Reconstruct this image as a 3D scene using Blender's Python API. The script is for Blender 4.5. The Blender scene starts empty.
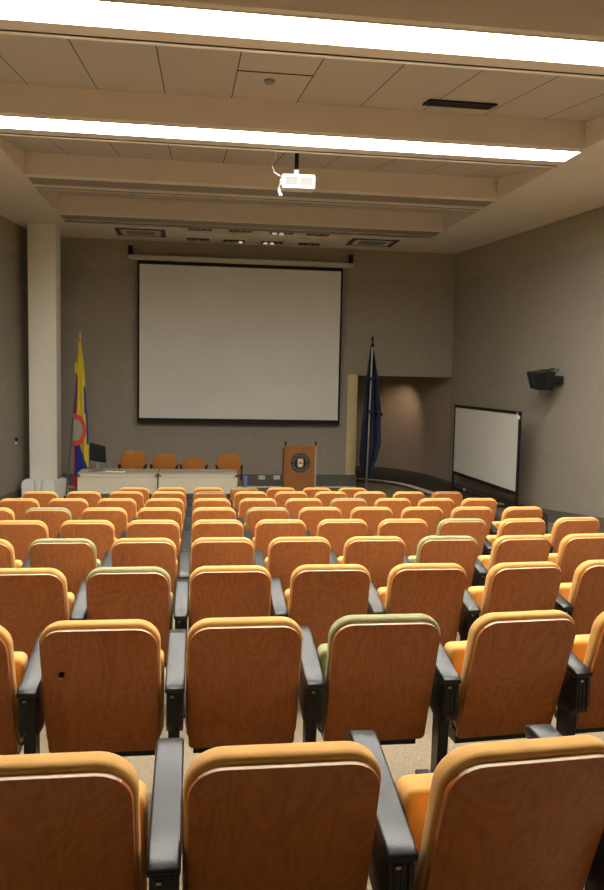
import bpy, bmesh, math, random
from mathutils import Vector, Matrix
random.seed(7)
C = bpy.context.scene.collection
PI = math.pi

# ------------------------------------------------------------------ materials
def s2l(c):
    return tuple((v/12.92 if v <= .04045 else ((v+.055)/1.055)**2.4) for v in [x/255 for x in c])

def mat(name, col, rough=.6, metal=0, spec=.5, bump=None, noise=None, emit=None, sheen=0):
    """col: linear rgb. noise=(scale, amount): mottled colour; bump=(scale, strength)"""
    m = bpy.data.materials.new(name); m.use_nodes = True
    nt = m.node_tree; N = nt.nodes; L = nt.links
    b = N['Principled BSDF']
    b.inputs['Base Color'].default_value = (*col, 1)
    b.inputs['Roughness'].default_value = rough
    b.inputs['Metallic'].default_value = metal
    b.inputs['Specular IOR Level'].default_value = spec
    if sheen: b.inputs['Sheen Weight'].default_value = sheen
    tc = N.new('ShaderNodeTexCoord')
    if noise:
        t = N.new('ShaderNodeTexNoise'); t.inputs['Scale'].default_value = noise[0]; t.inputs['Detail'].default_value = 4
        L.new(tc.outputs['Object'], t.inputs['Vector'])
        r = N.new('ShaderNodeValToRGB'); a = noise[1]
        r.color_ramp.elements[0].position = .3; r.color_ramp.elements[1].position = .7
        r.color_ramp.elements[0].color = (*[c*(1-a) for c in col], 1)
        r.color_ramp.elements[1].color = (*[min(1, c*(1+a)) for c in col], 1)
        L.new(t.outputs['Fac'], r.inputs['Fac']); L.new(r.outputs['Color'], b.inputs['Base Color'])
    if bump:
        t = N.new('ShaderNodeTexNoise'); t.inputs['Scale'].default_value = bump[0]; t.inputs['Detail'].default_value = 3
        L.new(tc.outputs['Object'], t.inputs['Vector'])
        bp = N.new('ShaderNodeBump'); bp.inputs['Strength'].default_value = bump[1]; bp.inputs['Distance'].default_value = .01
        L.new(t.outputs['Fac'], bp.inputs['Height']); L.new(bp.outputs['Normal'], b.inputs['Normal'])
    if emit:
        b.inputs['Emission Color'].default_value = (*emit[0], 1); b.inputs['Emission Strength'].default_value = emit[1]
    return m

def wood_mat(name, c1, c2, c3, rough=.35):
    """veneer with long wavy figure, different on every chair"""
    m = bpy.data.materials.new(name); m.use_nodes = True
    nt = m.node_tree; N = nt.nodes; L = nt.links; b = N['Principled BSDF']
    tc = N.new('ShaderNodeTexCoord'); oi = N.new('ShaderNodeObjectInfo')
    mul = N.new('ShaderNodeVectorMath'); mul.operation = 'MULTIPLY_ADD'
    cmb = N.new('ShaderNodeCombineXYZ')
    sc = N.new('ShaderNodeMath'); sc.operation = 'MULTIPLY'; sc.inputs[1].default_value = 37.0
    L.new(oi.outputs['Random'], sc.inputs[0])
    for k in ('X', 'Y', 'Z'): L.new(sc.outputs[0], cmb.inputs[k])
    mul.inputs[1].default_value = (1, 1, .34)
    L.new(tc.outputs['Object'], mul.inputs[0]); L.new(cmb.outputs[0], mul.inputs[2])
    n1 = N.new('ShaderNodeTexNoise'); n1.inputs['Scale'].default_value = 5.5; n1.inputs['Detail'].default_value = 2; n1.inputs['Distortion'].default_value = .8
    L.new(mul.outputs[0], n1.inputs['Vector'])
    # rings made from the noise: fract(noise*k)
    k = N.new('ShaderNodeMath'); k.operation = 'MULTIPLY'; k.inputs[1].default_value = 13
    L.new(n1.outputs['Fac'], k.inputs[0])
    s = N.new('ShaderNodeMath'); s.operation = 'PINGPONG'; s.inputs[1].default_value = .5
    L.new(k.outputs[0], s.inputs[0])
    n2 = N.new('ShaderNodeTexNoise'); n2.inputs['Scale'].default_value = 40; n2.inputs['Detail'].default_value = 4
    st = N.new('ShaderNodeVectorMath'); st.operation = 'MULTIPLY'; st.inputs[1].default_value = (1.6, 1, .18)
    L.new(mul.outputs[0], st.inputs[0]); L.new(st.outputs[0], n2.inputs['Vector'])
    mx = N.new('ShaderNodeMath'); mx.operation = 'MULTIPLY_ADD'; mx.inputs[1].default_value = .75
    L.new(s.outputs[0], mx.inputs[0])
    m3 = N.new('ShaderNodeMath'); m3.operation = 'MULTIPLY'; m3.inputs[1].default_value = .7
    L.new(n2.outputs['Fac'], m3.inputs[0]); L.new(m3.outputs[0], mx.inputs[2])
    r = N.new('ShaderNodeValToRGB'); e = r.color_ramp.elements
    e[0].position = .12; e[0].color = (*c1, 1); e[1].position = .9; e[1].color = (*c3, 1)
    x = e.new(.42); x.color = (*c2, 1)
    L.new(mx.outputs[0], r.inputs['Fac']); L.new(r.outputs['Color'], b.inputs['Base Color'])
    b.inputs['Roughness'].default_value = rough
    return m

def wall_mat(name, col, pw, ph, seam=.91, var=.03):
    """woven fabric wall panels: UV in metres; slight tone change per panel, thin seams, linen streaks"""
    m = bpy.data.materials.new(name); m.use_nodes = True
    nt = m.node_tree; N = nt.nodes; L = nt.links; b = N['Principled BSDF']
    tc = N.new('ShaderNodeTexCoord')
    br = N.new('ShaderNodeTexBrick'); br.offset = 0; br.squash = 1
    br.inputs['Scale'].default_value = 1; br.inputs['Brick Width'].default_value = pw; br.inputs['Row Height'].default_value = ph
    br.inputs['Mortar Size'].default_value = .006; br.inputs['Mortar Smooth'].default_value = .3; br.inputs['Bias'].default_value = 0
    br.inputs['Color1'].default_value = (1+var, 1+var, 1+var, 1); br.inputs['Color2'].default_value = (1-var, 1-var, 1-var, 1)
    br.inputs['Mortar'].default_value = (seam, seam, seam, 1)
    L.new(tc.outputs['UV'], br.inputs['Vector'])
    def streak(sx, sy):
        mp = N.new('ShaderNodeMapping'); mp.inputs['Scale'].default_value = (sx, sy, 1)
        t = N.new('ShaderNodeTexNoise'); t.inputs['Scale'].default_value = 1; t.inputs['Detail'].default_value = 4
        L.new(tc.outputs['UV'], mp.inputs['Vector']); L.new(mp.outputs[0], t.inputs['Vector']); return t
    a = streak(3, 60); c = streak(60, 3)
    ad = N.new('ShaderNodeMath'); ad.operation = 'ADD'
    L.new(a.outputs['Fac'], ad.inputs[0]); L.new(c.outputs['Fac'], ad.inputs[1])
    mr = N.new('ShaderNodeMapRange'); mr.inputs['From Min'].default_value = .7; mr.inputs['From Max'].default_value = 1.3
    mr.inputs['To Min'].default_value = .9; mr.inputs['To Max'].default_value = 1.1
    L.new(ad.outputs[0], mr.inputs['Value'])
    v1 = N.new('ShaderNodeVectorMath'); v1.operation = 'MULTIPLY'; v1.inputs[1].default_value = col
    L.new(br.outputs['Color'], v1.inputs[0])
    v2 = N.new('ShaderNodeVectorMath'); v2.operation = 'SCALE'
    L.new(v1.outputs[0], v2.inputs[0]); L.new(mr.outputs[0], v2.inputs['Scale'])
    L.new(v2.outputs[0], b.inputs['Base Color'])
    b.inputs['Roughness'].default_value = .95; b.inputs['Specular IOR Level'].default_value = .1
    bp = N.new('ShaderNodeBump'); bp.inputs['Strength'].default_value = .25; bp.inputs['Distance'].default_value = .01
    L.new(ad.outputs[0], bp.inputs['Height']); L.new(bp.outputs['Normal'], b.inputs['Normal'])
    return m

def ceiling_tile_mat(name, col):
    m = bpy.data.materials.new(name); m.use_nodes = True
    nt = m.node_tree; N = nt.nodes; L = nt.links; b = N['Principled BSDF']
    tc = N.new('ShaderNodeTexCoord')
    br = N.new('ShaderNodeTexBrick'); br.offset = 0; br.squash = 1
    br.inputs['Scale'].default_value = 1; br.inputs['Brick Width'].default_value = .767; br.inputs['Row Height'].default_value = 200
    br.inputs['Mortar Size'].default_value = .0065; br.inputs['Mortar Smooth'].default_value = .1
    br.inputs['Color1'].default_value = (*[c*1.04 for c in col], 1); br.inputs['Color2'].default_value = (*[c*.95 for c in col], 1)
    br.inputs['Mortar'].default_value = (*[c*.12 for c in col], 1)
    L.new(tc.outputs['UV'], br.inputs['Vector']); L.new(br.outputs['Color'], b.inputs['Base Color'])
    b.inputs['Roughness'].default_value = .8
    return m

M = {}
M['carpet'] = mat('carpet_beige', (.34, .275, .185), .95, spec=.1, noise=(160, .38), bump=(300, .6))
M['fabric_wall'] = wall_mat('fabric_wall', (.335, .303, .25), 1.22, 1.22)
M['fabric_wall_lit_tone'] = wall_mat('fabric_wall_lit_tone', (.38, .34, .25), 2.44, 3.0, seam=.95, var=.02)  # same fabric above the seam; its lighter look from lighting put into the colour
M['fabric_niche'] = wall_mat('fabric_niche', (.42, .34, .27), 1.22, 1.22, var=.02)
M['skirting'] = mat('skirting_dark', (.13, .125, .105), .6, noise=(8, .12))
M['platform'] = mat('platform_carpet', (.07, .065, .05), .95, spec=.1, noise=(120, .2))
M['nosing'] = mat('cream_nosing', (.82, .77, .62), .5)
M['ceiling'] = mat('ceiling_cream_paint', (.80, .71, .605), .85, noise=(3, .02))
M['tile'] = ceiling_tile_mat('ceiling_tiles', (.54, .475, .41))
M['column'] = mat('column_paint', (.93, .91, .82), .7, noise=(5, .02))
M['jamb'] = mat('pale_wood_jamb', (.62, .50, .28), .6, noise=(4, .05))
M['tube'] = mat('lit_diffuser', (.9, .9, .88), .5, emit=((1.0, .97, .90), 16.0))
M['tube_off'] = mat('unlit_diffuser', (.33, .29, .23), .5)
M['trim'] = mat('light_trim', (.80, .74, .60), .5)
M['groove'] = mat('shadow_gap', (.03, .025, .02), .9)
M['housing'] = mat('screen_housing', (.58, .54, .45), .5)
M['white'] = mat('white_plastic', (.86, .86, .82), .4)
M['white_matte'] = mat('white_painted_board', (.93, .93, .87), .6, noise=(4, .03))
M['screen'] = mat('screen_cloth', (.74, .755, .71), .9, spec=.1, noise=(1.2, .03))
M['black'] = mat('black_plastic', (.010, .010, .011), .5, spec=.3)
M['blacksoft'] = mat('black_cloth_border', (.012, .011, .009), .9)
M['darkgrey'] = mat('dark_grey_grille', (.010, .011, .012), .8, spec=.15, bump=(400, .3))
M['grey'] = mat('grey_plastic', (.25, .25, .25), .5)
M['metal'] = mat('brushed_steel', (.55, .53, .48), .3, metal=1)
M['wood'] = wood_mat('chair_veneer', (.42, .125, .030), (.55, .178, .046), (.66, .232, .064))
M['ply_highlight'] = mat('ply_edge_highlight', (.80, .58, .38), .4)  # plywood colour plus the highlight of light from above
M['yellow'] = mat('golden_upholstery', (.75, .405, .115), .85, spec=.2, noise=(14, .07), bump=(180, .12), sheen=.15)
M['green'] = mat('olive_upholstery', (.36, .35, .17), .85, spec=.2, noise=(14, .07), bump=(180, .12), sheen=.15)
M['unlit_brown'] = mat('unlit_upholstery', (.38, .17, .07), .85, spec=.2, noise=(14, .07))  # darker copy of the upholstery; shade on one chair put into the colour
M['olivebrown'] = mat('brown_olive_upholstery', (.30, .22, .09), .85, spec=.2, noise=(14, .07))
M['arm'] = mat('armrest_vinyl', (.024, .025, .027), .30, bump=(220, .06))
M['frame'] = mat('black_frame', (.014, .014, .016), .42)
M['pan'] = mat('seat_underpan', (.018, .017, .012), .5)
M['desk'] = mat('desk_cream_laminate', (.60, .56, .44), .5)
M['desktop'] = mat('desk_top_laminate', (.42, .38, .29), .45)
M['orange'] = mat('orange_upholstery', (.40, .15, .030), .85, spec=.2, noise=(10, .06))
M['lectern'] = wood_mat('lectern_veneer', (.20, .075, .02), (.28, .11, .03), (.34, .14, .04))
M['whiteboard'] = mat('whiteboard_enamel', (.76, .77, .72), .35, noise=(1.5, .03))
M['navy'] = mat('navy_flag_cloth', (.010, .018, .052), .8)
M['flag_yellow'] = mat('flag_yellow_cloth', (.66, .52, .03), .75)
M['flag_blue'] = mat('flag_blue_cloth', (.02, .035, .28), .75)
M['flag_red'] = mat('flag_red_cloth', (.55, .03, .02), .75)
M['ring_red'] = mat('emblem_red', (.55, .05, .03), .75)
M['emblem_pale'] = mat('emblem_pale', (.30, .28, .22), .75)
M['brass'] = mat('brass', (.62, .48, .25), .35, metal=1)
M['lens_off'] = mat('lamp_lens', (.40, .38, .33), .3)
M['lens_glint'] = mat('lamp_lens_glint', (.8, .75, .6), .3, emit=((1, .85, .6), .22))  # weak emission paints the tiny glint on these lenses
M['lens_on'] = mat('lamp_lens_lit', (.9, .8, .6), .3, emit=((1, .75, .5), 25))
M['monitor'] = mat('monitor_black', (.010, .012, .014), .6, spec=.2)
M['red'] = mat('red_plastic', (.5, .04, .05), .5)
M['blue'] = mat('blue_plastic', (.12, .2, .42), .5)
M['gold'] = mat('gold_ink', (.65, .55, .33), .6)

# ------------------------------------------------------------------ mesh helpers
def bx(bm, x0, x1, y0, y1, z0, z1, mi=0):
    vs = [bm.verts.new(p) for p in ((x0,y0,z0),(x1,y0,z0),(x1,y1,z0),(x0,y1,z0),(x0,y0,z1),(x1,y0,z1),(x1,y1,z1),(x0,y1,z1))]
    fs = []
    for f in ((0,3,2,1),(4,5,6,7),(0,1,5,4),(1,2,6,5),(2,3,7,6),(3,0,4,7)):
        g = bm.faces.new([vs[i] for i in f]); g.material_index = mi; fs.append(g)
    return vs, fs

def prism(bm, pts, a0, a1, axis='y', mi=0, side=None):
    """closed polygon pts (u,v) extruded along axis from a0 to a1"""
    def P(u, v, a):
        return {'y': (u, a, v), 'x': (a, u, v), 'z': (u, v, a)}[axis]
    A = [bm.verts.new(P(u, v, a0)) for u, v in pts]; B = [bm.verts.new(P(u, v, a1)) for u, v in pts]
    f1 = bm.faces.new(A); f2 = bm.faces.new(B[::-1]); f1.material_index = f2.material_index = mi
    n = len(pts)
    for i in range(n):
        f = bm.faces.new((A[i], B[i], B[(i+1) % n], A[(i+1) % n])); f.material_index = mi if side is None else side
    return A, B, f1, f2

def rrect(w, z0, z1, rt, rb, n=7):
    """rounded rectangle outline centred on u=0"""
    pts = []
    h = w/2
    for cx, cz, r, a0 in ((h-rt, z1-rt, rt, 0), (-h+rt, z1-rt, rt, PI/2), (-h+rb, z0+rb, rb, PI), (h-rb, z0+rb, rb, 1.5*PI)):
        for k in range(n+1):
            a = a0 + k*PI/2/n
            pts.append((cx + r*math.cos(a), cz + r*math.sin(a)))
    return pts

def tube(bm, pts, r, seg=10, mi=0):
    """round bar through points; r a number or a list"""
    pts = [Vector(p) for p in pts]; n = len(pts)
    rs = r if isinstance(r, (list, tuple)) else [r]*n
    rings = []
    up = None
    for i, p in enumerate(pts):
        d = (pts[min(i+1, n-1)] - pts[max(i-1, 0)]).normalized()
        if up is None or abs(d.dot(up)) > .98:
            up = Vector((0, 0, 1)) if abs(d.z) < .9 else Vector((1, 0, 0))
        a = d.cross(up).normalized(); b = d.cross(a).normalized(); up = -b if False else up
        rings.append([bm.verts.new(p + a*rs[i]*math.cos(t*2*PI/seg) + b*rs[i]*math.sin(t*2*PI/seg)) for t in range(seg)])
    for i in range(n-1):
        for t in range(seg):
            f = bm.faces.new((rings[i][t], rings[i][(t+1) % seg], rings[i+1][(t+1) % seg], rings[i+1][t])); f.material_index = mi
    for g in (rings[0][::-1], rings[-1]):
        f = bm.faces.new(g); f.material_index = mi

def lathe(bm, prof, cx=0, cy=0, seg=20, mi=0):
    """(r, z) profile spun about a vertical axis"""
    rings = [[bm.verts.new((cx + r*math.cos(t*2*PI/seg), cy + r*math.sin(t*2*PI/seg), z)) for t in range(seg)] for r, z in prof]
    for i in range(len(prof)-1):
        for t in range(seg):
            f = bm.faces.new((rings[i][t], rings[i][(t+1) % seg], rings[i+1][(t+1) % seg], rings[i+1][t])); f.material_index = mi
    for g in (rings[0][::-1], rings[-1]):
        f = bm.faces.new(g); f.material_index = mi

def bevel_all(bm, w, seg=2, angle=.6):
    bmesh.ops.recalc_face_normals(bm, faces=bm.faces[:])
    es = [e for e in bm.edges if len(e.link_faces) == 2 and e.calc_face_angle(0) > angle]
    bmesh.ops.bevel(bm, geom=es, offset=w, segments=seg, affect='EDGES', profile=.5, clamp_overlap=True)

def obj(name, bm, mats, parent=None, smooth=True, ang=35):
    bmesh.ops.recalc_face_normals(bm, faces=bm.faces[:])
    me = bpy.data.meshes.new(name); bm.to_mesh(me); bm.free()
    for m in (mats if isinstance(mats, (list, tuple)) else [mats]): me.materials.append(M[m])
    if smooth:
        me.polygons.foreach_set('use_smooth', [True]*len(me.polygons))
        me.set_sharp_from_angle(angle=math.radians(ang))
    o = bpy.data.objects.new(name, me); C.objects.link(o)
    if parent: o.parent = parent
    return o

def box(name, x0, x1, y0, y1, z0, z1, m, parent=None, bev=0, seg=2):
    bm = bmesh.new(); bx(bm, x0, x1, y0, y1, z0, z1)
    if bev: bevel_all(bm, bev, seg)
    return obj(name, bm, m, parent)

def tag(o, label, cat, group=None, kind=None):
    o['label'] = label; o['category'] = cat
    if group: o['group'] = group
    if kind: o['kind'] = kind
    return o

def thing(name, label, cat, loc=(0, 0, 0), rz=0, group=None):
    o = bpy.data.objects.new(name, None); C.objects.link(o)
    o.location = loc; o.rotation_euler = (0, 0, rz); o.empty_display_size = .1
    return tag(o, label, cat, group)

def struct(o):
    o['kind'] = 'structure'; return o

def uvquad(bm, pts, uvs, uvl):
    f = bm.faces.new([bm.verts.new(p) for p in pts])
    for l, uv in zip(f.loops, uvs): l[uvl].uv = uv
    return f

def wall_run(name, plan, zb, zt, m, thick=.1, inward=1, zbf=None):
    """vertical wall following plan points, with thickness; UV in metres"""
    bm = bmesh.new(); uvl = bm.loops.layers.uv.new('UVMap')
    pl = [Vector((x, y, 0)) for x, y in plan]
    nrm = []
    for i in range(len(pl)):
        d = (pl[min(i+1, len(pl)-1)] - pl[max(i-1, 0)]).normalized()
        nrm.append(Vector((-d.y, d.x, 0))*thick*inward)
    u = 0
    for i in range(len(pl)-1):
        a, b = pl[i], pl[i+1]; L_ = (b-a).length
        za0 = zb if zbf is None else zbf(a.y); zb0 = zb if zbf is None else zbf(b.y)
        za1 = zt(a.y) if callable(zt) else zt; zb1 = zt(b.y) if callable(zt) else zt
        A, B = a + nrm[i], b + nrm[i+1]
        q = lambda p, z: (p.x, p.y, z)
        uvquad(bm, [q(a, za0), q(b, zb0), q(b, zb1), q(a, za1)], [(u, za0), (u+L_, zb0), (u+L_, zb1), (u, za1)], uvl)
        uvquad(bm, [q(B, zb0), q(A, za0), q(A, za1), q(B, zb1)], [(u, za0), (u+L_, zb0), (u+L_, zb1), (u, za1)], uvl)
        uvquad(bm, [q(a, za1), q(b, zb1), q(B, zb1), q(A, za1)], [(u, 0), (u+L_, 0), (u+L_, .1), (u, .1)], uvl)
        uvquad(bm, [q(b, zb0), q(a, za0), q(A, za0), q(B, zb0)], [(u, 0), (u+L_, 0), (u+L_, .1), (u, .1)], uvl)
        if i == 0: uvquad(bm, [q(A, za0), q(a, za0), q(a, za1), q(A, za1)], [(0, za0), (.1, za0), (.1, za1), (0, za1)], uvl)
        if i == len(pl)-2: uvquad(bm, [q(b, zb0), q(B, zb0), q(B, zb1), q(b, zb1)], [(0, zb0), (.1, zb0), (.1, zb1), (0, zb1)], uvl)
        u += L_
    bmesh.ops.remove_doubles(bm, verts=bm.verts[:], dist=1e-4)
    return struct(obj(name, bm, m))

# ------------------------------------------------------------------ room dimensions (metres; z = 0 at the front floor)
H = 5.46                     # soffit height
RISE, PITCH, X0, Y0, S = .1082, 1.2837, .202, 1.7493, .56
ROWZ = {j: 1.736 - (j-1)*RISE for j in range(-6, 10)}     # height of the chair tops
ROWZ[9] -= .022
TOPH = .87
xr = lambda y: 5.942 + .12*(17.9 - y)        # right wall
xl = lambda y: -3.46 - .115*(17.2 - y)       # left wall
YB = 17.9                    # back wall
YR = -5.0                    # wall behind the camera
WT = .12

# floor: one stepped slab
bm = bmesh.new()
prof = [(YR-.3, -.3), (21.6, -.3), (21.6, 0)]
ystep = lambda j: Y0 + (j-1)*PITCH - .32
pts = [(YR-.3, ROWZ[-4]-TOPH)]
for j in range(-3, 10):
    pts.append((ystep(j), ROWZ[j-1]-TOPH))
    pts.append((ystep(j), max(0, ROWZ[j]-TOPH)))
pts += [(21.6, 0), (21.6, -.3), (YR-.3, -.3)]
prism(bm, pts, -7, 9.5, 'x')
struct(obj('floor', bm, 'carpet', smooth=False))

SEAM = 4.84
wall_run('wall_left', [(xl(YR), YR), (xl(YB+.15), YB+.15)], -.1, SEAM, 'fabric_wall', WT, 1)
wall_run('wall_left_upper', [(xl(YR)-.015, YR), (xl(YB+.15)-.015, YB+.15)], SEAM, H+.5, 'fabric_wall_lit_tone', WT, 1)
plan_r = [(xr(YR), YR), (xr(14), 14), (xr(17), 17), (5.942, 17.9), (5.87, 18.6), (5.76, 19.2), (5.58, 19.75), (5.30, 20.2), (4.9, 20.6), (4.4, 20.85), (3.8, 21.0), (3.1, 21.05)]
wall_run('wall_right', plan_r[:4], -.1, SEAM, 'fabric_wall', WT, -1)
wall_run('wall_right_upper', [(x+.015, y) for x, y in plan_r[:4]], SEAM, H+.5, 'fabric_wall_lit_tone', WT, -1)
wall_run('wall_niche', plan_r[3:], -.1, 2.75, 'fabric_niche', WT, -1)
wall_run('wall_niche_side', [(3.42, YB+.12), (3.42, 21.2)], -.1, 2.75, 'fabric_niche', .1, 1)
wall_run('wall_rear', [(-7.2, YR), (9.2, YR)], .2, H+.5, 'fabric_wall', WT, -1)
wall_run('wall_back', [(-3.6, YB), (3.47, YB)], -.1, SEAM, 'fabric_wall', WT, 1)
wall_run('wall_back_upper', [(-3.6, YB+.015), (6.0, YB+.015)], SEAM, H+.5, 'fabric_wall_lit_tone', WT, 1)
wall_run('wall_back_lintel', [(3.47, YB), (5.95, YB)], 2.61, SEAM, 'fabric_wall', WT, 1)
struct(box('ceiling_niche', 3.3, 6.2, YB+.12, 21.3, 2.66, 2.8, 'ceiling'))
struct(box('trim_1', 3.471, 3.70, YB-.015, YB+.25, .30, 2.63, 'jamb', bev=.006))
# skirting
zs = lambda y: .17 + max(0, 14.2 - y)*.0843
wall_run('baseboard_right', [(xr(YR)-.015, YR), (xr(14.2)-.015, 14.2), (xr(17)-.015, 17), (5.927, 17.9)] + [(x-.02, y-.012) for x, y in plan_r[4:]], -.05, zs, 'skirting', .03, -1, zbf=lambda y: -.05)
wall_run('baseboard_left', [(xl(YR)+.015, YR), (xl(14.2)+.015, 14.2), (xl(YB)+.015, YB)], -.05, zs, 'skirting', .03, 1)
wall_run('baseboard_back', [(-3.45, YB-.018), (3.72, YB-.018)], -.02, .305, 'skirting', .03, 1)
struct(box('trim_2', -3.3, 3.72, YB-.075, YB-.02, 0, .035, 'nosing', bev=.006))

# curved dark platform in the niche with its cream nosing
arc = [(3.74, 19.02), (4.2, 18.77), (4.58, 18.5), (4.86, 18.15), (5.02, 17.75), (5.10, 17.3), (5.17, 16.9), (5.23, 16.5), (5.32, 16.0), (5.5, 15.5), (5.8, 15.15), (6.2, 15.05)]
bm = bmesh.new()
prism(bm, [(3.5, 19.02)] + arc + [(6.22, 16), (6.08, 17), (5.93, 18.2), (5.7, 19.2), (5.3, 20.1), (4.6, 20.75), (3.5, 20.95)], 0, .075, 'z')
plat = obj('stage_platform', bm, 'platform', smooth=False); struct(plat)
bm = bmesh.new()
inn = []
for i, (x, y) in enumerate(arc):
    a = Vector(arc[max(i-1, 0)]); b = Vector(arc[min(i+1, len(arc)-1)]); d = (b-a).normalized()
    inn.append((x - d.y*-.13, y + d.x*-.13*-1))
A = [[bm.verts.new((p[0], p[1], z)) for p in arc] for z in (.055, .088)]
B = [[bm.verts.new((p[0], p[1], z)) for p in inn] for z in (.055, .088)]
for i in range(len(arc)-1):
    for q in ((A[0], A[1]), (A[1], B[1]), (B[1], B[0]), (B[0], A[0])):
        bm.faces.new((q[0][i], q[0][i+1], q[1][i+1], q[1][i]))
bm.faces.new((A[0][0], A[1][0], B[1][0], B[0][0])); bm.faces.new((A[0][-1], A[1][-1], B[1][-1], B[0][-1]))
struct(obj('trim_3', bm, 'nosing'))

# ------------------------------------------------------------------ ceiling: soffits, beams and coffers
CX0, CX1 = -2.55, 4.78
bm = bmesh.new()
bx(bm, -7.2, CX0, YR-.1, YB+.3, H, H+.45); bx(bm, CX1, 9.4, YR-.1, YB+.3, H, H+.45)
bx(bm, CX0, CX1, 15.9, YB+.3, H, H+.45)
bx(bm, CX0, CX1, YR-.1, -3.6, H, H+.45)
struct(obj('ceiling', bm, 'ceiling', smooth=False))
BW = .80
beam_y = [-2.15, .75, 3.65, 6.51, 9.57, 12.45, 15.25]
# tiled coffer ceilings, each rising from the back of one beam to the face of the next
bm = bmesh.new(); uvl = bm.loops.layers.uv.new('UVMap')
for y0, y1 in zip([-3.65-BW] + beam_y[:-1], beam_y):
    y0 += BW - .03; y1 += .02; za, zb = H+.025, H+.345
    P4 = [(CX0-.05, y0, za), (CX0-.05, y1, zb), (CX1+.05, y1, zb), (CX1+.05, y0, za)]
    uvquad(bm, P4, [(p[0]-.385+7.67, p[1]+20) for p in P4], uvl)
    Q4 = [(p[0], p[1], p[2]+.08) for p in P4]
    uvquad(bm, Q4[::-1], [(0, 0)]*4, uvl)
struct(obj('ceiling_panels', bm, 'tile', smooth=False))
def on_tiles(y):
    return H + .025 + (y - 7.32)*.32/2.27
# dark shadow gap of the access panel
bm = bmesh.new(); bx(bm, .385, 1.152, -.008, .008, -.004, .001)
o = obj('trim_4', bm, 'groove'); o.location = (0, 8.18, on_tiles(8.18)); struct(o)

names = ['', '', '', 'nearest in view', 'second from the camera', 'third from the camera', 'farthest, next to the air diffusers']
for k, y in enumerate(beam_y):
    w = BW
    bm = bmesh.new()
    prism(bm, [(y+.02, H), (y+.045, H), (y+.045, H+(.074 if k < 5 else .015)), (y+.54, H+(.074 if k < 5 else .015)), (y+.54, H), (y+w, H), (y+w, H+.36), (y, H+.36), (y, H+.02)], CX0-.02, CX1+.02, 'x')
    b = struct(obj('ceiling_beam', bm, 'ceiling'))
    lit = k in (2, 3, 4)
    lab = {3: 'long lit white strip light nearest the camera, crossing the top of the picture',
           4: 'long lit white strip light second from the camera, just before the projector',
           5: 'long unlit strip light under the ceiling beam just behind the projector',
           6: 'long unlit strip light under the farthest ceiling beam, nearest the screen'}.get(k, ['unlit strip light farthest behind the camera', 'unlit strip light just behind the camera', 'lit strip light above the rows nearest the camera'][min(k, 2)])
    t = thing('strip_light', lab, 'ceiling light', ((CX0+CX1)/2, y, H), 0, 'strip lights under the ceiling beams')
    hw = (CX1-CX0)/2
    sy0, sy1 = (.045, .54)
    bm = bmesh.new(); bx(bm, -hw+.02, hw-.0, sy0+.003, sy1-.003, *((.058, .073) if k < 5 else (.004, .014)))
    obj('diffuser', bm, 'tube' if lit else 'tube_off', t)
    bm = bmesh.new()
    bx(bm, -hw+.02, hw, sy0-.015, sy0, -.013, .01); bx(bm, -hw+.02, hw, .765, .79, -.02, .01)
    bx(bm, -hw, -hw+.02, sy0-.015, sy1+.01, -.013, .01)
    obj('trim_frame', bm, 'trim', t)
    if k == 6: continue
    bm = bmesh.new(); bx(bm, -hw+.02, hw, .738, .765, -.003, .01); obj('shadow_gap', bm, 'groove', t)

# slot vent in the nearest coffer, smoke detector
t = thing('slot_vent', 'black slot air vent in the ceiling panels between the two lit strips', 'vent', (2.965, 9.0, on_tiles(8.98)))
t.rotation_euler = (.14, 0, 0)
bm = bmesh.new()
for a, b_, c, d in ((-.40, .40, -.14, -.11), (-.40, .40, .11, .14), (-.40, -.37, -.14, .14), (.37, .40, -.14, .14)): bx(bm, a, b_, c, d, -.02, .0)
obj('frame', bm, 'black', t)
bm = bmesh.new()
for k in range(5):
    yy = -.09 + k*.045
    prism(bm, [(yy-.018, -.004), (yy+.018, -.016), (yy+.018, -.012), (yy-.018, 0)], -.37, .37, 'x')
obj('louvre', bm, 'black', t)
bm = bmesh.new(); lathe(bm, [(.055, 0), (.055, -.02), (.04, -.035), (.015, -.045), (.001, -.05)], seg=18)
o = obj('smoke_detector', bm, 'grey'); o.location = (.735, 8.50, H+.03+(8.50-7.35)*.14); o.rotation_euler = (.14, 0, 0)
tag(o, 'small round smoke detector on the ceiling panels between the two lit strips', 'smoke detector')

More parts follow.
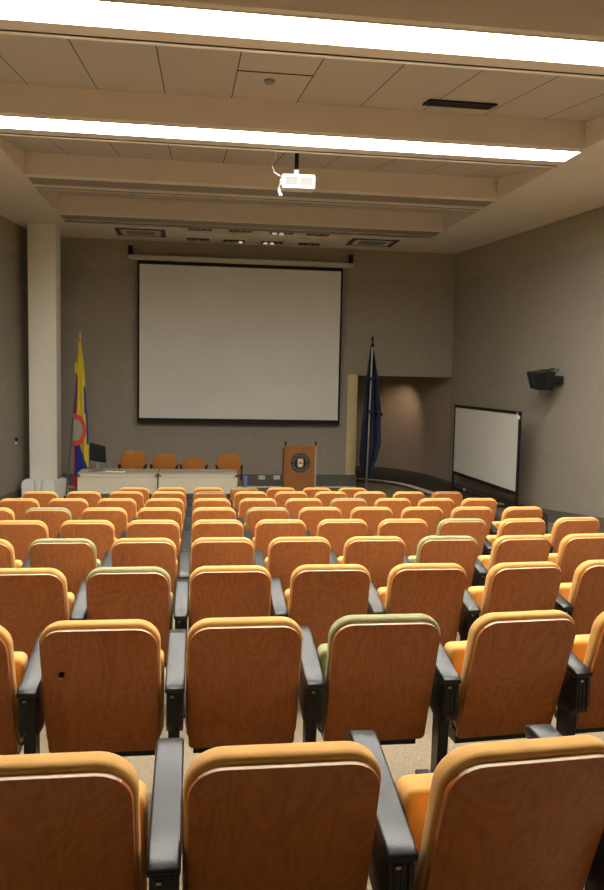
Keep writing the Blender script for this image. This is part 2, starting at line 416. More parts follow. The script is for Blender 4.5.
# square air diffusers
def diffuser(x, y, label):
    t = thing('air_diffuser', label, 'vent', (x, y, H), 0, 'square air diffusers in front of the screen')
    bm = bmesh.new()
    def ring(a, b, z0, z1, sy=.8):
        for s in (-1, 1):
            prism(bm, [(s*a, -a*sy), (s*a, a*sy), (s*b, b*sy), (s*b, -b*sy)], z0, z1, 'z')
            prism(bm, [(-a, s*a*sy), (a, s*a*sy), (b, s*b*sy), (-b, s*b*sy)], z0, z1, 'z')
    ring(.50, .42, -.018, 0); obj('outer_frame', bm, 'tile', t)
    bm = bmesh.new(); ring2 = None
    def ring3(a, b, z0, z1, sy=.8):
        for s in (-1, 1):
            prism(bm, [(s*a, -a*sy), (s*a, a*sy), (s*b, b*sy), (s*b, -b*sy)], z0, z1, 'z')
            prism(bm, [(-a, s*a*sy), (a, s*a*sy), (b, s*b*sy), (-b, s*b*sy)], z0, z1, 'z')
    for a in (.38, .325): ring3(a, a-.03, -.02, -.004)
    obj('vane', bm, 'ceiling', t)
    bm = bmesh.new(); bx(bm, -.42, .42, -.336, .336, -.003, 0)
    obj('backing', bm, 'tube_off', t)
    bm = bmesh.new()
    for k in range(7):
        yy = -.2 + k*.066
        prism(bm, [(yy-.025, -.006), (yy+.02, -.02), (yy+.024, -.016), (yy-.02, -.003)], -.28, .28, 'x')
    obj('grille', bm, 'grey', t)
diffuser(-1.15, 16.85, 'square louvred air diffuser in the ceiling left of the small lamps, above the flag')
diffuser(3.72, 16.85, 'square louvred air diffuser in the ceiling right of the small lamps')

# triple spot fixtures
ords = ['leftmost', 'second from the left', 'third from the left', 'rightmost']
for r, (yy, xs) in enumerate(((16.2, (.053, .864, 1.695, 2.444)), (17.43, (.018, .792, 1.618, 2.432)))):
    for k, x in enumerate(xs):
        t = thing('triple_downlight', 'triple recessed ceiling downlight, %s in the row %s' % (ords[k], ('nearer the camera', 'nearer the screen')[r]), 'ceiling light', (x, yy, H), 0, 'triple recessed downlights above the stage')
        bm = bmesh.new(); bx(bm, -.235, .235, -.14, .12, -.010, .0); bevel_all(bm, .003, 1); obj('housing', bm, 'groove', t)
        for q in (-1, 0, 1):
            bm = bmesh.new(); lathe(bm, [(.045, -.004), (.048, -.030), (.035, -.042), (.001, -.045)], cx=q*.14, seg=16)
            obj('lamp', bm, 'lens_glint' if (k == 2 and q != 1) or (r == 1 and k == 1 and q == 1) else 'lens_off', t)
struct(box('trim_5', -.45, 2.95, 16.62, 16.78, H-.012, H+.005, 'trim'))

# ------------------------------------------------------------------ column and its rounded guard
c = struct(box('trim_6', -3.325, -2.785, 16.42, 17.0, 0, H+.01, 'column', bev=.012))
c.name = 'column'
t = thing('column_guard', 'row of low white rounded-top panels around the foot of the white column', 'panel', (-3.03, 16.28, 0))
for k, (x, w, h) in enumerate(((-.29, .25, .40), (-.095, .13, .385), (.11, .26, .385), (.37, .23, .425))):
    bm = bmesh.new()
    prism(bm, [(p[0]+x, p[1]) for p in rrect(w-.01, 0, h, min(.1, w*.42), .01)], -.09, .09, 'y')
    bevel_all(bm, .02, 3, .9); obj('panel', bm, 'white_matte', t)

# ------------------------------------------------------------------ projection screen
t = thing('projection_screen', 'large white pull-down projection screen with black border on the back wall', 'projection screen', (.99, 17.70, 0))
bm = bmesh.new(); bx(bm, -2.225, 2.225, -.004, 0, 1.58, 4.93); obj('screen_surface', bm, 'screen', t)
bm = bmesh.new()
bx(bm, -2.27, -2.22, -.003, .004, 1.50, 5.02); bx(bm, 2.22, 2.27, -.003, .004, 1.50, 5.02)
bx(bm, -2.22, 2.22, -.003, .004, 4.925, 5.02); bx(bm, -2.22, 2.22, -.003, .004, 1.50, 1.582)
obj('border', bm, 'blacksoft', t)
bm = bmesh.new(); tube(bm, [(-2.27, 0, 1.50), (2.27, 0, 1.50)], .022, 12); obj('weight_bar', bm, 'black', t)
bm = bmesh.new(); prism(bm, [(-.07, 5.01), (.03, 5.01), (.05, 5.04), (.05, 5.12), (-.05, 5.125), (-.07, 5.10)], -2.36, 2.40, 'x'); bevel_all(bm, .01, 2, .9)
obj('housing', bm, 'housing', t)
for x in (-2.41, 2.45):
    bm = bmesh.new(); bx(bm, x-.045, x+.045, -.06, .05, 5.015, 5.115); bevel_all(bm, .01, 2); obj('end_cap', bm, 'housing', t)
    bm = bmesh.new(); bx(bm, x-.06, x+.04, -.02, .06, 5.11, 5.31); bx(bm, x-.02, x+.01, -.01, .17, 5.2, 5.25); bevel_all(bm, .006, 1); obj('bracket', bm, 'black', t)

# ------------------------------------------------------------------ projector
t = thing('projector', 'white projector hanging from the ceiling on a dark pole', 'projector', (1.335, 10.78, 5.16))
t.rotation_euler = (math.radians(4), 0, math.radians(-3))
bm = bmesh.new(); prism(bm, rrect(.44, -.09, .09, .025, .02), -.17, .17, 'y'); bevel_all(bm, .012, 2, .9); obj('body', bm, 'white', t)
for s in (-1, 1):
    bm = bmesh.new(); prism(bm, [(p[0]+s*.1, p[1]) for p in rrect(.165, -.05, .055, .01, .01)], -.172, -.169, 'y')
    for k in range(6): bx(bm, s*.1-.075, s*.1+.075, -.175, -.171, -.045+k*.018, -.038+k*.018)
    obj('vent_grille', bm, 'grey', t)
bm = bmesh.new(); tube(bm, [(-.05, .17, 0), (-.05, .21, 0)], .045, 16); obj('lens', bm, 'black', t)
bm = bmesh.new(); bx(bm, -.09, .05, -.07, .07, .09, .105); tube(bm, [(-.02, 0, .10), (-.02, 0, .17)], .035); obj('mount_plate', bm, 'white', t)
bm = bmesh.new(); tube(bm, [(-.02, 0, .15), (-.02, 0, .64)], .028, 12); obj('mount_pole', bm, 'darkgrey', t)
bm = bmesh.new()
tube(bm, [(-.20, -.16, .04), (-.24, -.18, .0), (-.26, -.17, -.09), (-.24, -.16, -.17), (-.215, -.15, -.19)], .009, 8)
tube(bm, [(-.2, -.16, 0), (-.235, -.18, -.05), (-.27, -.18, -.12), (-.25, -.16, -.19), (-.22, -.16, -.16)], .008, 8)
tube(bm, [(-.21, -.1, .06), (-.27, -.1, .08), (-.32, -.05, .12), (-.35, 0, .22), (-.30, .05, .33), (-.33, .05, .62)], .008, 8)
obj('cable', bm, 'white', t)

# ------------------------------------------------------------------ wall speaker
t = thing('wall_speaker', 'black wedge-shaped loudspeaker bracketed high on the right wall', 'speaker', (6.20, 13.45, 2.60))
t.rotation_euler = (math.radians(0), math.radians(0), math.radians(-14))
bm = bmesh.new()
prism(bm, [(-.30, .14), (-.22, -.16), (-.10, -.19), (.10, -.19), (.14, .13), (.0, .18)], -.2, .2, 'y'); bevel_all(bm, .008, 2, .3)
obj('cabinet', bm, 'black', t)
bm = bmesh.new(); prism(bm, [(-.27, .12), (-.20, -.14), (-.10, -.185), (-.02, -.185), (0, .12)], -.208, -.2, 'y'); obj('grille', bm, 'darkgrey', t)
bm = bmesh.new(); bx(bm, .06, .30, -.10, .10, -.08, .07); bevel_all(bm, .015, 2); obj('bracket', bm, 'black', t)
bm = bmesh.new()
for k in range(3): tube(bm, [(.02+k*.06, -.12, .10), (.06+k*.06, -.13, .17), (.12+k*.05, -.10, .19)], .008, 6)
tube(bm, [(-.12, -.05, .165), (.02, -.14, .175), (.12, -.15, .20)], .012, 6)
obj('yoke', bm, 'black', t)

# ------------------------------------------------------------------ whiteboard on stand
wa = Vector((5.74, 16.95)); wb = Vector((5.87, 13.66))
d = wb - wa; L_ = d.length; ang = math.atan2(d.y, d.x)
t = thing('whiteboard', 'free-standing whiteboard in a black frame beside the right wall', 'whiteboard', (wa.x, wa.y, 0), ang)
bm = bmesh.new(); bx(bm, .05, L_-.05, -.008, .012, .52, 1.96); obj('board', bm, 'whiteboard', t)
bm = bmesh.new()
bx(bm, 0, L_, -.02, .02, 1.95, 2.01); bx(bm, 0, L_, -.02, .02, .46, .53)
bx(bm, 0.0, .05, -.02, .02, .5, 2.01); bx(bm, L_-.06, L_, -.02, .02, .5, 2.01); bevel_all(bm, .006, 1)
obj('frame', bm, 'black', t)
for x in (.025, L_-.03):
    bm = bmesh.new(); bx(bm, x-.03, x+.03, -.018, .018, .06, .5); bevel_all(bm, .006, 1); obj('leg', bm, 'black', t)
    bm = bmesh.new(); bx(bm, x-.03, x+.03, -.22, .22, .05, .10)
    for s in (-1, 1): tube(bm, [(x, s*.2-.015, .03), (x, s*.2+.015, .03)], .03, 12)
    obj('foot', bm, 'black', t)
bm = bmesh.new(); bx(bm, L_*.68, L_-.2, -.075, -.02, .47, .49); bx(bm, L_*.68, L_-.2, -.078, -.07, .47, .51)
bx(bm, L_-.62, L_-.50, -.07, -.03, .49, .53); bx(bm, L_-.42, L_-.34, -.07, -.03, .49, .525); obj('pen_tray', bm, 'black', t)
bm = bmesh.new(); tube(bm, [(L_-.03, -.02, 1.9), (L_-.03, -.05, 1.9)], .04, 14); tube(bm, [(L_-.1, -.02, 1.97), (L_-.1, -.03, 1.97)], .02, 10)
obj('clamp_knob', bm, 'white', t)
# the board stands on the edge of the raised carpet
t.location.z = 0.0

# ------------------------------------------------------------------ desk modules and what stands on them
def desk(x0, x1, label):
    t = thing('conference_desk', label, 'desk', ((x0+x1)/2, 14.65, 0), 0, 'cream desk units on the stage')
    w = (x1-x0)/2
    bm = bmesh.new(); bx(bm, -w+.004, w-.004, -.01, .60, .71, .74); bevel_all(bm, .005, 1); obj('desktop', bm, 'desktop', t)
    bm = bmesh.new(); bx(bm, -w+.005, w-.005, 0, .02, .35, .709)
    for q in ((-w+.005, w-.005, .655, .709), (-w+.005, w-.005, .35, .385), (-w+.005, -w+.05, .35, .709), (w-.05, w-.005, .35, .709)):
        bx(bm, q[0], q[1], -.012, 0, q[2], q[3])
    bevel_all(bm, .003, 1); obj('modesty_panel', bm, 'desk', t)
    for s in (-1, 1):
        bm = bmesh.new(); bx(bm, s*(w-.03)-.02, s*(w-.03)+.02, .03, .57, .05, .71); bx(bm, s*(w-.03)-.035, s*(w-.03)+.035, .0, .6, 0, .05); bevel_all(bm, .006, 1)
        obj('leg', bm, 'frame', t)
desk(-2.13, -.69, 'cream desk unit with a flat modesty panel, the left one carrying the monitor')
desk(-.675, .79, 'cream desk unit with a flat modesty panel, the right one nearer the lectern')

t = thing('computer_monitor', 'black flat computer monitor turned sideways on the left desk unit', 'monitor', (-1.78, 14.88, .74), math.radians(0))
bm = bmesh.new()
prism(bm, [(-.16, .20), (.14, .155), (.13, .46), (-.155, .53)][::-1], -.02, .02, 'y'); bevel_all(bm, .008, 2)
obj('display', bm, 'monitor', t)
bm = bmesh.new(); prism(bm, [(-.135, .225), (.12, .185), (.11, .44), (-.13, .50)][::-1], -.023, -.0195, 'y'); obj('screen_panel', bm, 'black', t)
bm = bmesh.new(); tube(bm, [(-.02, .03, 0.02), (-.02, .03, .3)], .03, 10); lathe(bm, [(.11, 0), (.11, .015), (.03, .03)], -.02, .03); obj('stand', bm, 'grey', t)
t = thing('keyboard', 'pale computer keyboard on the left desk unit in front of the monitor', 'keyboard', (-1.45, 14.76, .74), math.radians(-12))
bm = bmesh.new(); bx(bm, -.17, .17, -.06, .06, 0, .022); bevel_all(bm, .005, 1); obj('case', bm, 'white', t)
bm = bmesh.new()
for a in range(12):
    for b_ in range(4): bx(bm, -.155+a*.026, -.135+a*.026, -.048+b_*.025, -.028+b_*.025, .022, .028)
obj('keys', bm, 'emblem_pale', t)
bm = bmesh.new()
pp = [(-1.95, 14.80, .752), (-1.9, 14.72, .757), (-1.86, 14.75, .785), (-1.82, 14.82, .795), (-1.78, 14.76, .77), (-1.74, 14.70, .757), (-1.8, 14.68, .754), (-1.88, 14.69, .754), (-1.93, 14.74, .757)]
tube(bm, pp, .01, 8)
tag(obj('cable_coil', bm, 'grey'), 'loose grey cables heaped at the foot of the monitor', 'cable')

# chairs behind the desk
# backs face the screen, so the chairs look towards the audience
def stage_chair2(x, top, w, label, rz=PI):
    t = thing('desk_chair', label, 'chair', (x, 15.68, 0), rz, 'orange chairs behind the desk')
    bm = bmesh.new(); hb = .44
    prism(bm, rrect(w, top-hb, top, min(w*.38, hb*.45), .12, 9), -.25, -.18, 'y'); bevel_all(bm, .022, 3, .9); obj('backrest', bm, 'orange', t)
    bm = bmesh.new(); prism(bm, rrect(.44, -.17, .26, .06, .08), .42, .50, 'z'); bevel_all(bm, .02, 2, .9); obj('seat', bm, 'orange', t)
    for s in (-1, 1):
        bm = bmesh.new(); tube(bm, [(s*.235, .20, .73), (s*.262, .08, .765), (s*.262, -.08, .755), (s*.245, -.16, .72)], .020, 8)
        tube(bm, [(s*.225, .06, .44), (s*.258, .06, .75)], .014, 8)
        obj('armrest', bm, 'black', t)
    bm = bmesh.new(); tube(bm, [(0, 0, .09), (0, 0, .42)], .028, 12)
    for k in range(5):
        a = k*2*PI/5 + .3; tube(bm, [(0, 0, .10), (.235*math.cos(a), .235*math.sin(a), .055)], [.024, .016], 8)
        lathe(bm, [(.02, 0), (.028, .02), (.02, .045)], .235*math.cos(a), .235*math.sin(a), 10)
    tube(bm, [(0, -.1, .43), (0, -.22, .45), (0, -.225, .62)], .016, 8)
    obj('base', bm, 'black', t)
for a in ((-1.22, 1.02, .51, 'orange office chair behind the desk, leftmost, right of the monitor'),
          (-.605, .975, .50, 'orange office chair behind the desk, second from the left'),
          (-.03, .905, .47, 'orange office chair behind the desk, third from the left, lowest back'),
          (.675, .98, .50, 'orange office chair behind the desk, rightmost, nearest the lectern')):
    stage_chair2(*a)
bm = bmesh.new(); bx(bm, .93, 1.0, 15.1, 15.2, .0, .62); bevel_all(bm, .01, 1)
tag(obj('bin', bm, 'blue'), 'small blue-grey box standing at the right end of the desk', 'box')

# ------------------------------------------------------------------ lectern
t = thing('lectern', 'brown wooden lectern with a round black seal on its front', 'lectern', (2.115, 15.75, 0))
bm = bmesh.new(); bx(bm, -.325, .325, -.01, .01, .02, 1.17); bevel_all(bm, .004, 1); obj('front_panel', bm, 'lectern', t)
for s in (-1, 1):
    bm = bmesh.new(); prism(bm, [(.0, 0), (.42, 0), (.42, 1.02), (0, 1.17)], s*.325-.012*(1+s), s*.325+.012*(1-s), 'x'); obj('side_panel', bm, 'lectern', t)
    bm = bmesh.new(); tube(bm, [(s*.31, .01, 1.16), (s*.31, .0, 1.225)], .016, 10); lathe(bm, [(.001, 1.20), (.024, 1.21), (.024, 1.24), (.001, 1.25)], s*.31, 0, 12); obj('knob', bm, 'black', t)
bm = bmesh.new(); prism(bm, [(.01, 1.11), (.42, .97), (.42, .99), (.01, 1.13)], -.31, .31, 'x'); obj('reading_top', bm, 'lectern', t)
bm = bmesh.new(); bx(bm, .300, .327, -.013, -.009, .02, 1.15); obj('edge_strip', bm, 'desktop', t)
def disc(name, r0, r1, y, m, par, cz, seg=40):
    bm = bmesh.new()
    for k in range(seg):
        a, b_ = k*2*PI/seg, (k+1)*2*PI/seg
        q = []
        for yy in (y, y+.004):
            q.append([bm.verts.new((r*math.cos(t_), yy, cz + r*math.sin(t_))) for r, t_ in ((r0, a), (r1, a), (r1, b_), (r0, b_))])
        bm.faces.new(q[0]); bm.faces.new((q[0][1], q[1][1], q[1][2], q[0][2])); bm.faces.new((q[0][0], q[1][0], q[1][3], q[0][3]))
    bmesh.ops.remove_doubles(bm, verts=bm.verts[:], dist=1e-5)
    return obj(name, bm, m, par)
cz = .815
seal = disc('seal', .001, .20, -.016, 'black', t, cz)
disc('seal_ring', .128, .135, -.019, 'grey', seal, cz)
disc('seal_rim', .187, .191, -.019, 'grey', seal, cz)
bm = bmesh.new()
for k in range(30):                       # the unreadable ring of letters
    a = k*2*PI/30
    if abs(math.cos(a)) > .985: continue
    c_ = Vector((.161*math.cos(a), 0, .161*math.sin(a))); u_ = Vector((math.cos(a), 0, math.sin(a))); v_ = Vector((-math.sin(a), 0, math.cos(a)))
    hw_ = .006 if k % 3 else .009
    vs = [bm.verts.new((p.x, -.0185, cz+p.z)) for p in (c_+u_*.012+v_*hw_, c_+u_*.012-v_*hw_, c_-u_*.012-v_*hw_, c_-u_*.012+v_*hw_)]
    bm.faces.new(vs)
obj('seal_lettering', bm, 'grey', seal)
bm = bmesh.new(); prism(bm, [(p[0], p[1]+cz) for p in rrect(.115, -.09, .09, .03, .045)], -.022, -.018, 'y'); obj('shield', bm, 'gold', seal)
bm = bmesh.new(); prism(bm, [(p[0], p[1]+cz) for p in rrect(.075, -.065, .015, .01, .03)], -.026, -.022, 'y'); obj('shield_field', bm, 'lectern', seal)
bm = bmesh.new(); prism(bm, [(p[0], p[1]+cz-.03) for p in rrect(.05, -.028, .012, .01, .018)], -.029, -.026, 'y'); obj('shield_charge', bm, 'white', seal)

# sockets on the skirting
for x, lab in ((1.514, 'white double wall socket on the dark skirting, left of the other beside the lectern'), (1.858, 'white double wall socket on the dark skirting, the one just left of the lectern')):
    t = thing('wall_socket', lab, 'socket', (x, YB-.02, .235), 0, 'sockets on the back skirting')
    bm = bmesh.new(); bx(bm, -.075, .075, -.012, 0, -.045, .045); bevel_all(bm, .004, 1); obj('plate', bm, 'white', t)
    for s in (-1, 1):
        bm = bmesh.new(); bx(bm, s*.035-.014, s*.035+.014, -.015, -.012, -.014, .014); obj('outlet', bm, 'grey', t)
o = box('socket_plate', -.05, .05, -.014, 0, -.04, .04, 'white', bev=.004); o.location = (xr(16.9)-.02, 16.9, .09); o.rotation_euler = (0, 0, math.radians(-83))
o.location.x -= .03
tag(o, 'small white socket plate on the dark skirting below the whiteboard', 'socket')
o = box('red_socket', -.035, .035, -.014, 0, -.035, .035, 'red', bev=.004); o.location = (1.15, YB-.02, .245)
tag(o, 'small dark red socket on the skirting at the right end of the desk', 'socket')
t = thing('wall_jack', 'small black and white jack on the left wall near the column', 'socket', (xl(16.26)+.004, 16.26, 1.165), math.radians(96.5))
bm = bmesh.new(); bx(bm, -.05, .05, -.05, 0, .0, .06); bevel_all(bm, .004, 1); obj('plug', bm, 'black', t)
bm = bmesh.new(); bx(bm, -.035, .025, -.03, 0, -.07, 0); bevel_all(bm, .004, 1); obj('plate', bm, 'white', t)

# ------------------------------------------------------------------ flags
def cloth(bm, rows, folds, amp, nseg=28, mi=None, ph=0):
    """rows: (z, xleft, xright, y). A hanging cloth with vertical pleats, two-sided skin 6 mm thick."""
    G = []
    for sgn in (-1, 1):
        g = []
        for z, a, b_, y in rows:
            r = []
            for k in range(nseg+1):
                u = k/nseg
                w = min(1, (b_-a)/.2)
                yy = y + amp*w*math.sin(u*folds*2*PI + ph + z*.7) + amp*.4*w*math.sin(u*folds*4.3*PI + z) + sgn*.004
                r.append(bm.verts.new((a + (b_-a)*u + .004*sgn, yy, z)))
            g.append(r)
        G.append(g)
    n = len(rows)
    for s, g in enumerate(G):
        for i in range(n-1):
            for k in range(nseg):
                f = bm.faces.new((g[i][k], g[i][k+1], g[i+1][k+1], g[i+1][k]))
                if mi:
                    zc = (rows[i][0]+rows[i+1][0])/2; f.material_index = mi((k+.5)/nseg, zc)
    for i in range(n-1):
        for k in (0, nseg):
            f = bm.faces.new((G[0][i][k], G[0][i+1][k], G[1][i+1][k], G[1][i][k]))
            if mi: f.material_index = mi(.01 if k == 0 else .99, (rows[i][0]+rows[i+1][0])/2)
    for i in (0, n-1):
        for k in range(nseg):
            f = bm.faces.new((G[0][i][k], G[0][i][k+1], G[1][i][k+1], G[1][i][k]))
            if mi: f.material_index = mi((k+.5)/nseg, rows[i][0])

def lerp_rows(keys, n):
    out = []
    z0, z1 = keys[0][0], keys[-1][0]
    for i in range(n+1):
        z = z0 + (z1-z0)*i/n
        for a, b_ in zip(keys, keys[1:]):
            if a[0] >= z >= b_[0] - 1e-9:
                t_ = (a[0]-z)/(a[0]-b_[0]); out.append(tuple([z] + [a[j] + (b_[j]-a[j])*t_ for j in (1, 2, 3)])); break
    return out

# yellow / blue / red flag with a round emblem on a leaning pole
t = thing('national_flag', 'yellow, blue and red flag with red emblem on a leaning pole left of the desk', 'flag', (-2.50, 15.85, 0))
bm = bmesh.new(); tube(bm, [(-.03, 0, .02), (.255, 0, 3.14)], .016, 12); obj('pole', bm, 'skirting', t)
bm = bmesh.new(); lathe(bm, [(.016, 3.13), (.028, 3.15), (.028, 3.17), (.012, 3.19), (.035, 3.23), (.022, 3.28), (.006, 3.34), (.001, 3.38)], .257, 0, 14); obj('finial', bm, 'brass', t)
bm = bmesh.new(); lathe(bm, [(.17, 0), (.17, .03), (.05, .06), (.03, .12)], -.03, 0, 20); obj('base', bm, 'black', t)
rows = lerp_rows([(3.13, .235, .275, -.03), (2.75, .215, .325, -.05), (2.2, .185, .365, -.06), (1.75, .15, .395, -.07), (1.45, .145, .415, -.07), (1.1, .15, .415, -.07), (.85, .15, .42, -.07), (.62, .14, .405, -.07), (.30, .13, .36, -.06)], 60)
def fm(u, z):
    # 0 yellow 1 blue 2 red
    if z > 2.45: return 2 if u < .12 else 0
    if z > 1.78:
        if u < .16: return 1
        if u < .26: return 2
        return 1 if (u > .80 and z < 2.28) else 0
    if z > 1.15: return 1 if u > .90 else (2 if u < .08 else 0)
    edge = .28 + (1.15-z)*1.25          # blue wedge widening downwards
    if z > .52: return 2 if u < .06 else (1 if u < edge + .1 else 0)
    return 2
bm = bmesh.new(); cloth(bm, rows, 2.2, .028, 40, fm); obj('flag_cloth', bm, ['flag_yellow', 'flag_blue', 'flag_red'], t)
bm = bmesh.new()
for k in range(26):                          # half ring of the emblem
    a, b_ = math.radians(100 - k*7.3), math.radians(100 - (k+1)*7.3)
    q = []
    for yy in (-.118, -.108):
        q.append([bm.verts.new((.17+r*math.cos(v)*.72, yy, 1.44+r*math.sin(v)*1.05)) for r, v in ((.215, a), (.30, a), (.30, b_), (.215, b_))])
    bm.faces.new(q[0]); bm.faces.new(q[1])
    bm.faces.new((q[0][1], q[1][1], q[1][2], q[0][2])); bm.faces.new((q[0][0], q[1][0], q[1][3], q[0][3]))
bmesh.ops.remove_doubles(bm, verts=bm.verts[:], dist=1e-5)
obj('emblem_ring', bm, 'ring_red', t)
bm = bmesh.new()
prism(bm, [(.17+r*math.cos(v)*.72, 1.44+r*math.sin(v)*1.05) for r, v in [(.205, math.radians(97-k*9.7)) for k in range(21)]] + [(.145, 1.25), (.145, 1.63)], -.112, -.104, 'y')
obj('emblem_field', bm, 'emblem_pale', t)
bm = bmesh.new(); lathe(bm, [(.02, 2.55), (.026, 2.65), (.018, 2.74), (.004, 2.76)], .19, -.05, 12); obj('tassel', bm, 'flag_yellow', t)

# navy flag on a steel pole
t = thing('navy_flag', 'dark navy flag furled on a steel pole in front of the niche', 'flag', (3.74, 16.8, 0))
bm = bmesh.new(); tube(bm, [(-.02, -.02, .03), (.035, -.02, 3.24)], .022, 14); obj('pole', bm, 'metal', t)
bm = bmesh.new(); lathe(bm, [(.02, 3.22), (.035, 3.24), (.038, 3.29), (.015, 3.31), (.012, 3.34), (.03, 3.38), (.02, 3.43), (.004, 3.47), (.001, 3.5)], .036, -.02, 14); obj('finial', bm, 'black', t)
bm = bmesh.new(); lathe(bm, [(.18, 0), (.18, .03), (.05, .06), (.03, .12)], -.02, -.02, 20); obj('base', bm, 'metal', t)
rows = lerp_rows([(3.22, .0, .07, .01), (2.9, -.03, .13, .03), (2.6, -.06, .19, .04), (2.2, -.085, .23, .05), (1.85, -.10, .285, .05), (1.55, -.125, .275, .05), (1.1, -.145, .29, .05), (.75, -.16, .19, .05), (.5, -.10, .09, .05), (.3, -.03, .02, .04)], 50)
bm = bmesh.new(); cloth(bm, rows, 2.6, .05, 36, None, 1.3); obj('flag_cloth', bm, 'navy', t)
bm = bmesh.new()
for z in (2.55, 1.84): tube(bm, [(-.05, -.02, z), (-.01, -.055, z-.01), (.06, -.05, z), (.1, .02, z+.02)], .03, 8)
tube(bm, [(.12, -.01, 1.86), (.22, -.03, 1.80), (.30, -.01, 1.76)], [.02, .03, .035], 8)
obj('tie', bm, 'navy', t)

# ------------------------------------------------------------------ auditorium chair
REC = .345                        # recline
def shear(bm, z_ref=TOPH):
    for v in bm.verts: v.co.y += (z_ref - v.co.z)*REC

def chair_parts():
    P = {}
    # back cushion: rounded pad, thinner towards its foot
    bm = bmesh.new(); prism(bm, rrect(.458, .30, .868, .088, .05, 8), .0, .078, 'y')
    bevel_all(bm, .024, 4, .9)
    for v in bm.verts:
        k = max(0, min(1, (v.co.z-.30)/.42)); v.co.y *= .5 + .5*k
        if v.co.z > .6: v.co.z += .007*(1-(v.co.x/.233)**2)*(v.co.z-.6)/.27
    shear(bm); P['backrest_cushion'] = (bm, 'yellow')
    # veneered back shell with a pale plywood edge, top-lit brightness painted on upward faces
    bm = bmesh.new(); A, B, f1, f2 = prism(bm, rrect(.440, .275, .848, .078, .022, 8), -.014, .004, 'y', 0, 0)
    for v in bm.verts:
        v.co.y += -.008*(1-(v.co.x/.22)**2)
        if v.co.z > .6: v.co.z += .006*(1-(v.co.x/.223)**2)
    bmesh.ops.recalc_face_normals(bm, faces=bm.faces[:])
    es = [e_ for e_ in f1.edges]
    r = bmesh.ops.bevel(bm, geom=es, offset=.004, segments=2, affect='EDGES', profile=.5)
    bmesh.ops.recalc_face_normals(bm, faces=bm.faces[:])
    for f in bm.faces:
        if f.normal.z > .72: f.material_index = 1
    shear(bm); P['back_panel'] = (bm, ['wood', 'ply_highlight'])
    # tipped-up seat
    bm = bmesh.new(); prism(bm, rrect(.468, .27, .660, .032, .06, 6), .245, .345, 'y'); bevel_all(bm, .020, 4, .9)
    for v in bm.verts: v.co.y += (v.co.z-.66)*-.10
    P['seat'] = (bm, 'yellow')
    bm = bmesh.new(); prism(bm, rrect(.452, .225, .58, .05, .06, 6), .345, .385, 'y'); bevel_all(bm, .014, 2, .9)
    bx(bm, -.20, .20, .25, .37, .225, .285); P['seat_pan'] = (bm, 'pan')
    bm = bmesh.new()
    for s in (-1, 1):
        bx(bm, s*.20-.02, s*.20+.02, .24, .34, .30, .36)
    tube(bm, [(-.225, .30, .33), (.225, .30, .33)], .014, 10); P['hinge_bar'] = (bm, 'frame')
    return P

def arm_parts(x):
    """armrest and standard on the line between two chairs"""
    # padded top: rises to the front, rounded nose
    side = [(-.015, .592), (-.015, .575), (.02, .567), (.42, .628), (.475, .632), (.495, .648), (.49, .668), (.46, .679), (.40, .674), (.25, .648), (.10, .618), (.02, .604)]
    bm = bmesh.new(); prism(bm, side, x-.039, x+.039, 'x'); bevel_all(bm, .008, 3, .5)
    pad = (bm, 'arm')
    # boxed standard under the rear of the pad, its lower rear corner cut off
    bm = bmesh.new()
    prism(bm, [(-.004, .578), (-.004, .44), (.035, .40), (.13, .385), (.33, .44), (.40, .63)], x-.033, x+.033, 'x')
    bevel_all(bm, .005, 2, .5)
    for s in (-.018, .0, .018): bx(bm, x+s-.0025, x+s+.0025, -.009, -.002, .42, .565)
    box_ = (bm, 'frame')
    bm = bmesh.new()
    prism(bm, [(.05, .42), (.085, .02), (.16, .02), (.15, .42)], x-.027, x+.018, 'x')
    bx(bm, x-.035, x+.03, .0, .36, 0, .02); bevel_all(bm, .004, 1)
    leg = (bm, 'frame')
    bm = bmesh.new(); bx(bm, x-.016, x-.004, -.011, -.006, .556, .563); clip = (bm, 'brass')
    for b_ in (pad[0], box_[0], leg[0], clip[0]):
        for v in b_.verts: v.co.y += .055; v.co.x += .006
    return pad, box_, leg, clip

lib = {}
for k, (bm, m) in chair_parts().items():
    o = obj(k, bm, m); lib[k] = o.data; bpy.data.objects.remove(o)
for side, x in (('r', .28), ('l', -.28)):
    for k, (bm, m) in zip(('armrest', 'standard', 'leg', 'clip'), arm_parts(x)):
        o = obj(k, bm, m); lib[k+side] = o.data; bpy.data.objects.remove(o)
# meshes with another cover colour, one standing for shade
for cov in ('green', 'unlit_brown', 'olivebrown'):
    for k in ('backrest_cushion', 'seat'):
        me = lib[k].copy(); me.materials[0] = M[cov]; lib[k+cov] = me

COLS = {1: (-1, 1), 2: (-2, 3), 3: (-2, 4), 4: (-3, 5), 5: (-3, 6), 6: (-4, 6), 7: (-4, 6), 8: (-4, 6), 9: (-2, 4)}
COVER = {(2, 1): 'green', (3, -1): 'green', (4, -2): 'green', (4, 3): 'green', (5, 4): 'green', (6, -3): 'green', (6, 1): 'green', (7, 3): 'green',
         (8, 0): 'olivebrown', (9, 1): 'olivebrown', (8, 6): 'unlit_brown'}
ROWN = {1: 'row nearest the camera', 2: 'second row from the camera', 3: 'third row from the camera', 4: 'fourth row from the camera', 5: 'middle row, fifth of nine',
        6: 'fourth row from the stage', 7: 'third row from the stage', 8: 'second row from the stage', 9: 'front row nearest the stage'}
ORD = ['first', 'second', 'third', 'fourth', 'fifth', 'sixth', 'seventh', 'eighth', 'ninth', 'tenth', 'eleventh']
rnd = random.Random(3)

def part(name, mesh, par):
    o = bpy.data.objects.new(name, mesh); C.objects.link(o); o.parent = par
    return o

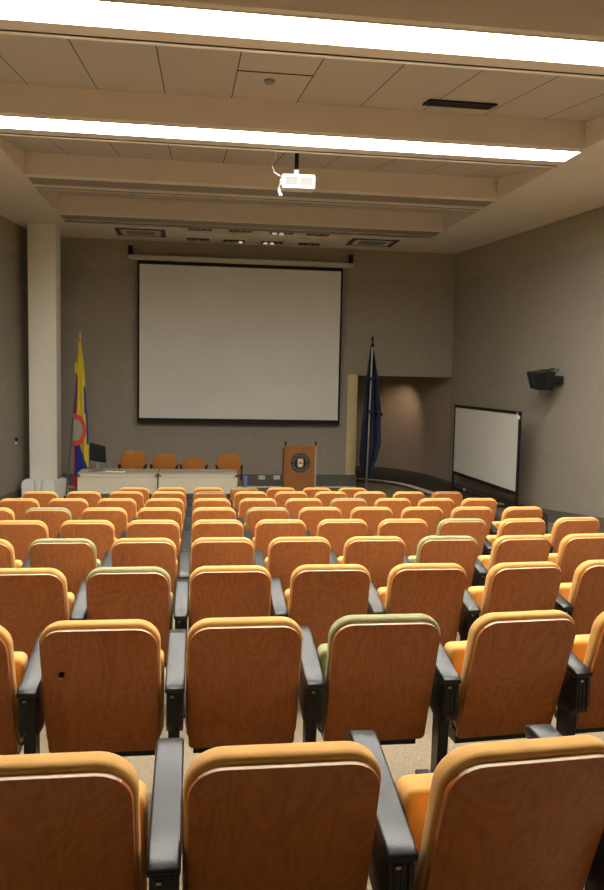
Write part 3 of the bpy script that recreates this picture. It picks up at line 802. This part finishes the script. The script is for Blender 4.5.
def build_chair(par, cov, extra_left):
    for k in ('backrest_cushion', 'back_panel', 'seat', 'seat_pan', 'hinge_bar'):
        part(k, lib[k+cov] if (k+cov) in lib else lib[k], par)
    for sd in ('r', 'l') if extra_left else ('r',):
        part('armrest', lib['armrest'+sd], par)
        st = part('standard', lib['standard'+sd], par); part('clip', lib['clip'+sd], st)
        part('leg', lib['leg'+sd], par)

for j, (c0, c1) in COLS.items():
    y = Y0 + (j-1)*PITCH; n = c1-c0+1
    for c in range(c0, c1+1):
        cov = COVER.get((j, c), '')
        i = c - c0; L2 = n-1-i
        where = 'leftmost' if i == 0 else 'rightmost' if L2 == 0 else (ORD[i] + ' from the left' if i <= L2 else ORD[L2] + ' from the right')
        look = {'': 'golden-covered', 'green': 'green-covered', 'olivebrown': 'dull olive-covered', 'unlit_brown': 'brown-shaded'}[cov]
        lab = '%s wood-backed chair, %s, %s' % (look, where, ROWN[j])
        if (j, c) == (2, -1): lab = 'golden-covered wood-backed chair with a small round knob in its back, ' + ROWN[j]
        # the right-hand block of every row is turned a few degrees towards the stage
        px, py, rz_ = X0 + c*S + (.007*max(0, c) if j < 4 else 0) + (.008 if j == 1 else 0), y - (.075 if j == 1 else .055), 0
        if c >= j:
            rz_ = math.radians(4.2); x0_ = px - (c-j+.5)*S; d_ = (c-j+.5)*S
            px, py = x0_ + d_*math.cos(rz_) + (.018 if j == 1 else .026), py + d_*math.sin(rz_) - (.05 if j == 1 else .02)
        t = thing("auditorium_chair", lab, "chair", (px, py, ROWZ[j]-TOPH), 0, 'auditorium chairs in nine rows')
        t.rotation_euler = (math.radians(rnd.uniform(-.2, .2)), 0, rz_ + math.radians(rnd.uniform(-.12, .12)))
        build_chair(t, cov, c == c0)
        if (j, c) == (2, -1):
            bm = bmesh.new(); lathe(bm, [(.012, 0), (.012, .006), (.007, .012), (.001, .013)], seg=14)
            o = obj('knob', bm, 'black', t); o.rotation_euler = (PI/2, 0, 0); o.location = (-.145, .057, .66)
        if (j, c) == (6, 6):
            bm = bmesh.new(); prism(bm, rrect(.24, .60, .80, .03, .03), -.008, .008, 'y')
            for v in bm.verts: v.co.x, v.co.y = .29 + v.co.y, .16 + v.co.x
            obj('writing_tablet', bm, 'frame', t)

# ------------------------------------------------------------------ niche downlight: a real recessed lamp
t = thing('niche_downlight', 'recessed downlight in the niche ceiling behind the lintel', 'ceiling light', (5.05, 19.35, 2.66))
bm = bmesh.new(); lathe(bm, [(.07, 0), (.075, -.012), (.055, -.015)], seg=20); obj('rim', bm, 'trim', t)
bm = bmesh.new(); lathe(bm, [(.052, -.004), (.05, -.012), (.001, -.013)], seg=20); obj('lamp', bm, 'lens_on', t)
ld = bpy.data.lights.new('niche_spot', 'SPOT'); ld.energy = 20; ld.color = (1, .72, .48); ld.spot_size = math.radians(95); ld.spot_blend = 1.0; ld.shadow_soft_size = .04
lo = bpy.data.objects.new('niche_spot', ld); C.objects.link(lo); lo.location = (5.05, 19.35, 2.63); lo.rotation_euler = (math.radians(32), math.radians(-6), 0)

# ------------------------------------------------------------------ camera, world, view
f_, yaw, p_, r_ = 786.76, .1352, .0881, -.0206
cy, sy = math.cos(yaw), math.sin(yaw)
F = Vector((sy*math.cos(p_), cy*math.cos(p_), -math.sin(p_))); R = Vector((cy, -sy, 0)); D = F.cross(R)
R2 = R*math.cos(r_) + D*math.sin(r_); D2 = -R*math.sin(r_) + D*math.cos(r_)
cd = bpy.data.cameras.new('camera'); cam = bpy.data.objects.new('camera', cd); C.objects.link(cam)
cam.matrix_world = Matrix(((R2.x, -D2.x, -F.x, 0), (R2.y, -D2.y, -F.y, 0), (R2.z, -D2.z, -F.z, 2.584), (0, 0, 0, 1)))
cd.sensor_fit = 'HORIZONTAL'; cd.sensor_width = 36; cd.lens = f_/604*36; cd.clip_start = .05; cd.clip_end = 100
bpy.context.scene.camera = cam
w = bpy.data.worlds.new('world'); bpy.context.scene.world = w; w.use_nodes = True
w.node_tree.nodes['Background'].inputs['Color'].default_value = (0, 0, 0, 1)
vs = bpy.context.scene.view_settings
vs.view_transform = 'Standard'; vs.look = 'None'; vs.exposure = 1.0; vs.gamma = 1; vs.use_curve_mapping = False
